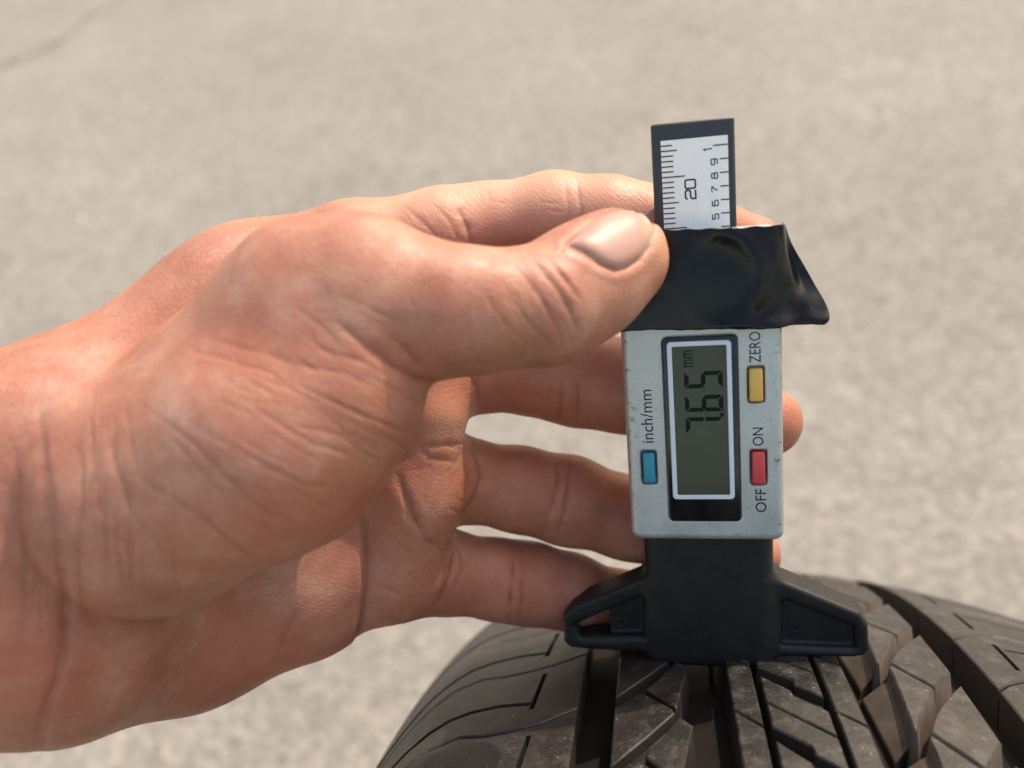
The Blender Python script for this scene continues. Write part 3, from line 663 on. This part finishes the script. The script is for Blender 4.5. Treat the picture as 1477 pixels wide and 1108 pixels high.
def subdivide(P, Q):
    n = len(P); E = np.sort(np.stack([Q, np.roll(Q, -1, 1)], 2).reshape(-1, 2), 1); key = E[:, 0].astype(np.int64)*n+E[:, 1]
    uq, first, inv = np.unique(key, return_index=True, return_inverse=True); em = P[E[first]].mean(1); fc = P[Q].mean(1); e = inv.reshape(-1, 4)+n; f = np.arange(len(Q))+n+len(em)
    NQ_ = np.stack([np.stack([Q[:, k], e[:, k], f, e[:, k-1]], 1) for k in range(4)], 1).reshape(-1, 4)
    return np.concatenate([P, em, fc]), NQ_.astype(np.int32)
P, Q = subdivide(P0, Q0); P = laplace(laplace(P, Q, .5), Q, .5); N = normals(P, Q)
px = CX+FPX*P[:, 0]/-P[:, 2]; py = CY-FPX*P[:, 1]/-P[:, 2]; dz = -P[:, 2]
cre = np.zeros(len(P)); pink_shade = np.zeros(len(P)); pale_sunlit = np.zeros(len(P)); disp = np.zeros(len(P))
front = np.clip(N[:, 2]*2+.6, 0, 1)
def pl_dist(path):
    d = np.full(len(P), 1e9); sg = np.zeros(len(P)); tt = np.zeros(len(P)); n = len(path)-1
    for i in range(n):
        a = np.array(path[i], float); b = np.array(path[i+1], float); e = b-a; L = e@e; t = np.clip(((px-a[0])*e[0]+(py-a[1])*e[1])/L, 0, 1)
        dx, dy = px-a[0]-t*e[0], py-a[1]-t*e[1]; q = np.hypot(dx, dy); m_ = q < d; d[m_] = q[m_]; sg[m_] = np.sign(e[0]*dy-e[1]*dx)[m_]; tt[m_] = ((i+t)/n)[m_]
    return d, sg, tt
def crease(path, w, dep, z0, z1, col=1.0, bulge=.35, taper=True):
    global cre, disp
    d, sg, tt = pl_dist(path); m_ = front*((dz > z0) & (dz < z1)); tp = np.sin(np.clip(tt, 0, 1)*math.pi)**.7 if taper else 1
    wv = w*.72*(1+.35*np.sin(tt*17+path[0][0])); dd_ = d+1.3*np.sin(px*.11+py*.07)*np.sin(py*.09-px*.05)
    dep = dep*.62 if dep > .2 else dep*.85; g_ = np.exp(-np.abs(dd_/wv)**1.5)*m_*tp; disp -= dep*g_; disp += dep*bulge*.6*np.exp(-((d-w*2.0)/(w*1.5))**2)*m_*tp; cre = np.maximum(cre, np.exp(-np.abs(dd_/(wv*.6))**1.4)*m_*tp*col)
def fold(path, w, dep, z0, z1, col=1.0):
    global cre, disp
    d, sg, tt = pl_dist(path); m_ = front*((dz > z0) & (dz < z1))*np.sin(np.clip(tt*.93+.05, 0, 1)*math.pi)**.5
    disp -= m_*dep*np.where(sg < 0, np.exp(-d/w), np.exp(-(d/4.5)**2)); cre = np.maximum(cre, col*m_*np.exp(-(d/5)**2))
def blob(arr, x, y, rx, ry, z0, z1, a): return np.maximum(arr, a*np.exp(-((px-x)/rx)**2-((py-y)/ry)**2)*((dz > z0) & (dz < z1)))
TH = (100, 141); FB = (141, 200)
# thumb joint wrinkles
for pth, w_, d_ in (([(745, 385), (765, 410), (790, 445), (806, 480), (812, 500)], 4.5, .3), ([(765, 372), (790, 400), (812, 430), (828, 462), (833, 480)], 5, .42), ([(788, 372), (812, 400), (830, 430)], 4, .26),
                    ([(720, 400), (745, 440), (770, 475), (800, 500)], 4, .2), ([(800, 385), (822, 410), (842, 440)], 3.5, .18), ([(700, 420), (720, 455), (750, 490)], 4, .12)): crease(pth, w_, d_, *TH, .5)
# thumb crotch and thenar lines
crease([(480, 460), (530, 500), (570, 530), (600, 548), (640, 552)], 9, .8, *TH, .7)
crease([(560, 480), (590, 510), (615, 535)], 7, .5, *TH, .5)
crease([(410, 545), (460, 570), (520, 598), (570, 618), (612, 628)], 3.6, 0.19, *TH, .6)
crease([(200, 580), (280, 640), (330, 690), (380, 735), (425, 752)], 4.3, 0.25, *TH, .7)
crease([(200, 690), (240, 712), (300, 752), (345, 790), (380, 805)], 5.0, 0.25, *TH, .7)
crease([(330, 560), (400, 610), (450, 640), (520, 660)], 4.3, 0.12, *TH, .45); crease([(290, 610), (360, 660), (440, 700), (500, 705)], 4.3, 0.14, *TH, .4)
crease([(230, 610), (300, 690), (360, 760)], 4.3, 0.12, *TH, .35); crease([(150, 600), (170, 680), (190, 740), (240, 800)], 8, .3, 100, 150, .4)
crease([(360, 500), (420, 525), (500, 540), (560, 570)], 5.0, 0.12, *TH, .3); crease([(440, 500), (520, 520), (560, 545)], 4.3, 0.15, *TH, .35)
for k in range(7): x_ = 300+k*38; crease([(x_, 640-k*14), (x_+50, 668-k*10), (x_+95, 686-k*8)], 2.9, 0.06, *TH, .25)
for k in range(20):
    x_ = 60+rng.uniform(0, 210); y_ = rng.uniform(540, 760); L_ = rng.uniform(90, 240); sl_k = rng.uniform(-.12, .12)+(x_-60)*.0006
    crease([(x_, y_), (x_+L_*.3*sl_k+rng.uniform(-3, 3), y_+L_*.33), (x_+L_*.65*sl_k+rng.uniform(-3, 3), y_+L_*.66), (x_+L_*sl_k, y_+L_)], 4.5, .13, 90, 165, .32)
for k in range(26):
    x_ = rng.uniform(260, 540); y_ = rng.uniform(500, 790)-(x_-260)*.45; L_ = rng.uniform(40, 130); an_ = rng.uniform(.15, .75)
    crease([(x_, y_), (x_+L_*.5*math.cos(an_)+rng.uniform(-4, 4), y_+L_*.5*math.sin(an_)+rng.uniform(-4, 4)), (x_+L_*math.cos(an_), y_+L_*math.sin(an_))], 3.6, .11, *TH, .3)
for k in range(16):
    x_ = rng.uniform(560, 780); y_ = 400+rng.uniform(0, 120); L_ = rng.uniform(25, 60); an_ = rng.uniform(.9, 1.5)
    crease([(x_, y_), (x_+L_*.5*math.cos(an_)+2, y_+L_*.5*math.sin(an_)), (x_+L_*math.cos(an_), y_+L_*math.sin(an_))], 3., .07, *TH, .22)
for k in range(26):
    x_ = rng.uniform(540, 660); y_ = rng.uniform(590, 880); L_ = rng.uniform(20, 60); an_ = rng.uniform(-1.6, 1.6)
    crease([(x_, y_), (x_+L_*.5*math.cos(an_)+2, y_+L_*.5*math.sin(an_)), (x_+L_*math.cos(an_), y_+L_*math.sin(an_))], 3., .07, *FB, .25)
for k in range(22):
    x_ = rng.uniform(690, 880); y_ = rng.choice([270, 560, 700, 840])+rng.uniform(-25, 35); L_ = rng.uniform(15, 45); an_ = rng.uniform(-.1, .35) if k % 2 else rng.uniform(1.2, 1.8)
    crease([(x_, y_), (x_+L_*.5*math.cos(an_), y_+L_*.5*math.sin(an_)+1.5), (x_+L_*math.cos(an_), y_+L_*math.sin(an_))], 2.6, .06, *FB, .25)
# wrist creases
crease([(54, 560), (62, 660), (68, 730), (80, 810), (92, 870), (92, 920), (80, 980), (58, 1040), (50, 1110)], 13, .75, 90, 170, .6)
crease([(76, 690), (88, 800), (100, 880), (96, 950), (70, 1030), (60, 1100)], 5, .3, 90, 170, .6)
crease([(120, 640), (118, 720), (112, 800), (120, 880), (160, 940)], 9, .3, 90, 165, .5); crease([(20, 620), (30, 740), (38, 860), (30, 960)], 10, .2, 90, 160, .35)

# palm folds
fold([(514, 700), (522, 745), (526, 790), (527, 850), (522, 900), (510, 945)], 24, 1.0, *FB, .85)
crease([(572, 680), (583, 715), (595, 745), (615, 780), (650, 800)], 7, .9, *FB, .8)
crease([(585, 705), (600, 750), (622, 775)], 6, .5, *FB, .5)
crease([(606, 645), (640, 642), (672, 640)], 5, .5, *FB, .5); crease([(600, 640), (620, 660), (660, 668)], 5, .35, *FB, .35)
crease([(536, 845), (560, 850), (580, 860), (582, 885), (572, 905)], 5, .35, *FB, .4); crease([(430, 860), (420, 900), (395, 960)], 8, .35, *FB, .3)
crease([(560, 770), (580, 790), (600, 800)], 5, .2, *FB, .3)
# finger-base creases
crease([(674, 636), (690, 665), (694, 690), (684, 720), (664, 745)], 6, .7, *FB, .7); crease([(668, 650), (676, 690), (668, 725)], 5, .45, *FB, .5); crease([(676, 648), (700, 678)], 4, .4, *FB, .6)
crease([(642, 775), (655, 800), (650, 830), (636, 862), (620, 880)], 6, .7, *FB, .7); crease([(660, 785), (668, 815), (656, 850)], 5, .4, *FB, .5)
crease([(674, 535), (690, 560), (690, 590)], 6, .6, *FB, .6); crease([(660, 300), (675, 330), (680, 365)], 6, .6, *FB, .7, .15); crease([(620, 290), (650, 320), (665, 355)], 4.5, .22, *FB, .4, .1); crease([(580, 295), (615, 325), (640, 355)], 4.5, .18, *FB, .35, .1)
# finger-joint creases
for pth in ([(815, 258), (820, 300), (815, 345)], [(832, 262), (838, 300), (838, 340)]): crease(pth, 4, .2, *FB, .45, .05)
for pth in ([(800, 655), (806, 690), (796, 730), (780, 775)], [(822, 662), (820, 700), (812, 745), (800, 780)]): crease(pth, 4.5, .55, *FB, .75)
for pth in ([(734, 850), (736, 865), (735, 900)], [(752, 830), (754, 860), (748, 895)], [(742, 785), (740, 830), (736, 895)]): crease(pth, 4.5, .4, *FB, .7)
for pth in ([(812, 545), (810, 580), (806, 612)], [(834, 545), (834, 580), (832, 615)]): crease(pth, 5, .45, *FB, .6)
crease([(715, 700), (740, 706), (765, 715)], 3, .15, *FB, .4); crease([(720, 712), (760, 717)], 3, .12, *FB, .3)
pink_shade = blob(pink_shade, 1075, 315, 60, 40, *FB, .35); pink_shade = blob(pink_shade, 700, 820, 70, 50, *FB, .45); pink_shade = blob(pink_shade, 740, 690, 80, 45, *FB, .3); pink_shade = blob(pink_shade, 1150, 600, 60, 60, *FB, .3)
pink_shade = blob(pink_shade, 560, 520, 70, 50, *TH, .35); pink_shade = blob(pink_shade, 880, 400, 60, 40, *TH, .3); pink_shade = blob(pink_shade, 310, 520, 120, 60, *TH, .2); pink_shade = blob(pink_shade, 700, 320, 60, 60, *FB, .4)
pale_sunlit = blob(pale_sunlit, 955, 350, 26, 70, *TH, .55); pale_sunlit = blob(pale_sunlit, 930, 420, 30, 50, *TH, .35); pale_sunlit = blob(pale_sunlit, 640, 590, 40, 50, *FB, .2); pale_sunlit = blob(pale_sunlit, 760, 280, 240, 55, *FB, .6); pale_sunlit = blob(pale_sunlit, 320, 620, 120, 80, *TH, .05)  # wide index blob: sunlit brightness painted into the skin colour
for a_ in ((760, 700, 190, 80, .55), (740, 850, 170, 70, .6), (800, 570, 170, 55, .7), (560, 780, 90, 130, .5), (330, 960, 260, 90, .6), (640, 700, 60, 90, .4)): pink_shade = blob(pink_shade, *a_[:4], *FB, a_[4])
pink_shade = blob(pink_shade, 400, 770, 190, 90, *TH, .5); pink_shade = blob(pink_shade, 50, 950, 130, 130, 90, 200, .5)  # lower thumb base and lower wrist: shade painted in as darker red skin
# nail bed is sunk a little, its fold raised
NAILP = [(818, 352), (833, 340), (850, 323), (866, 311), (885, 303), (908, 300), (928, 304), (942, 317), (943, 335), (936, 356), (922, 374), (904, 386), (888, 390), (868, 382), (845, 366)]
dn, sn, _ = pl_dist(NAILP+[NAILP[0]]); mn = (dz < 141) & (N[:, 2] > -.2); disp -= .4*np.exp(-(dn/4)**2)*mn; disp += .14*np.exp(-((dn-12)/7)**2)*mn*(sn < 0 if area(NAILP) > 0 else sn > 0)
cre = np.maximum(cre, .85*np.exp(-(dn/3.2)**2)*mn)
P2 = P+N*disp[:, None]; P2 = laplace(P2, Q, .12)
handw = to_world(P2); hbase = to_world(np.array([hp(0, 1075, 130, 1)[:3]]))[0]
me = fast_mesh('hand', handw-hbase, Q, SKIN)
for nm, a in (('crease', cre), ('pink_shade', pink_shade), ('pale_sunlit', pale_sunlit)): attr(me, nm, np.clip(a, 0, 1))
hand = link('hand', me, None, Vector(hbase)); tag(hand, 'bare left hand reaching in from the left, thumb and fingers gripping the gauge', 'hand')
# thumbnail
P0 = P2[:len(P0)]
tree = BVHTree.FromPolygons([tuple(v) for v in P0], [tuple(int(i) for i in q) for q in Q0])
def cast(x, y):
    d = Vector(((x-CX)/FPX, -(y-CY)/FPX, -1)).normalized(); h = tree.ray_cast(Vector((0, 0, 0)), d, 250); return h
cen = np.mean(NAILP, 0); NR, NA = 9, 60; nv, tipv = [], []
ring_p = []
for i in range(NA):
    f = i/NA*len(NAILP); k = int(f); t = f-k; a, b, c, d = (np.array(NAILP[(k+o) % len(NAILP)], float) for o in (-1, 0, 1, 2))
    ring_p.append(.5*(2*b+(c-a)*t+(2*a-5*b+4*c-d)*t*t+(3*b-a-3*c+d)*t**3))
def nail_v(x, y, lift):
    h = cast(x, y); 
    if h[0] is None: return None
    return np.array(h[0])+np.array(h[1])*lift
prev = None
for i in range(NA):
    for j in range(1, NR+1):
        r = j/NR; q = cen+(ring_p[i]-cen)*r*.985; lift = .5*(1-r**5)-.15*(r**8); v = nail_v(*q, lift)
        if v is None or (nv and j > 1 and abs(v[2]-nv[-1][2]) > 3): v = nv[-1].copy()
        nv.append(v); tipv.append(np.clip((q[0]-922)/14+(1 if r > .9 and q[0] > 880 else 0)*.5, 0, 1))
c0 = nail_v(*cen, .5); nv.append(c0); tipv.append(0)
nf = [(i*NR+j, i*NR+j+1, ((i+1) % NA)*NR+j+1, ((i+1) % NA)*NR+j) for i in range(NA) for j in range(NR-1)]+[(NA*NR, i*NR, ((i+1) % NA)*NR) for i in range(NA)]
nvv = to_world(np.array(nv))-hbase
me = mesh('thumbnail', nvv, nf, NAIL); bm = bmesh.new(); bm.from_mesh(me); bmesh.ops.recalc_face_normals(bm, faces=bm.faces)
if sum((f.normal.dot(Vector(-(nvv[NA*NR]+hbase-V3(0, 0, CAM_H)))) for f in bm.faces)) < 0: bmesh.ops.reverse_faces(bm, faces=bm.faces)
bm.to_mesh(me); bm.free(); attr(me, 'tip', tipv); link('thumbnail', me, hand)
# fine hairs at the back edge of the hand
hv, hf = [], []
for i in range(13):
    x = random.choice([random.uniform(370, 470), random.uniform(215, 290)]); y0 = 332-.0*x
    h = None
    for yy in range(270, 520, 3):
        h = cast(x, yy)
        if h[0] is not None: break
    if h is None or h[0] is None: continue
    p = np.array(h[0]); dr = nrm(np.array([random.uniform(.1, .6), 1, random.uniform(-.3, .3)])); ln = random.uniform(1.5, 5.5); sd = np.cross(dr, [0, 0, 1]); sd = nrm(sd)
    b0 = len(hv)
    for k in range(5):
        t = k/4; c = p+dr*ln*t+sd*.5*t*t*random.uniform(.5, 1); w_ = .011*(1-t)+.003
        for a in range(3): hv.append(c+w_*(sd*math.cos(a*2.094)+np.array([0, 0, 1])*math.sin(a*2.094)))
    for k in range(4):
        for a in range(3): hf.append((b0+k*3+a, b0+k*3+(a+1) % 3, b0+k*3+3+(a+1) % 3, b0+k*3+3+a))
if hv: tag(link('hairs', mesh('hairs', to_world(np.array(hv))-hbase, hf, HAIR), hand), kind='stuff')
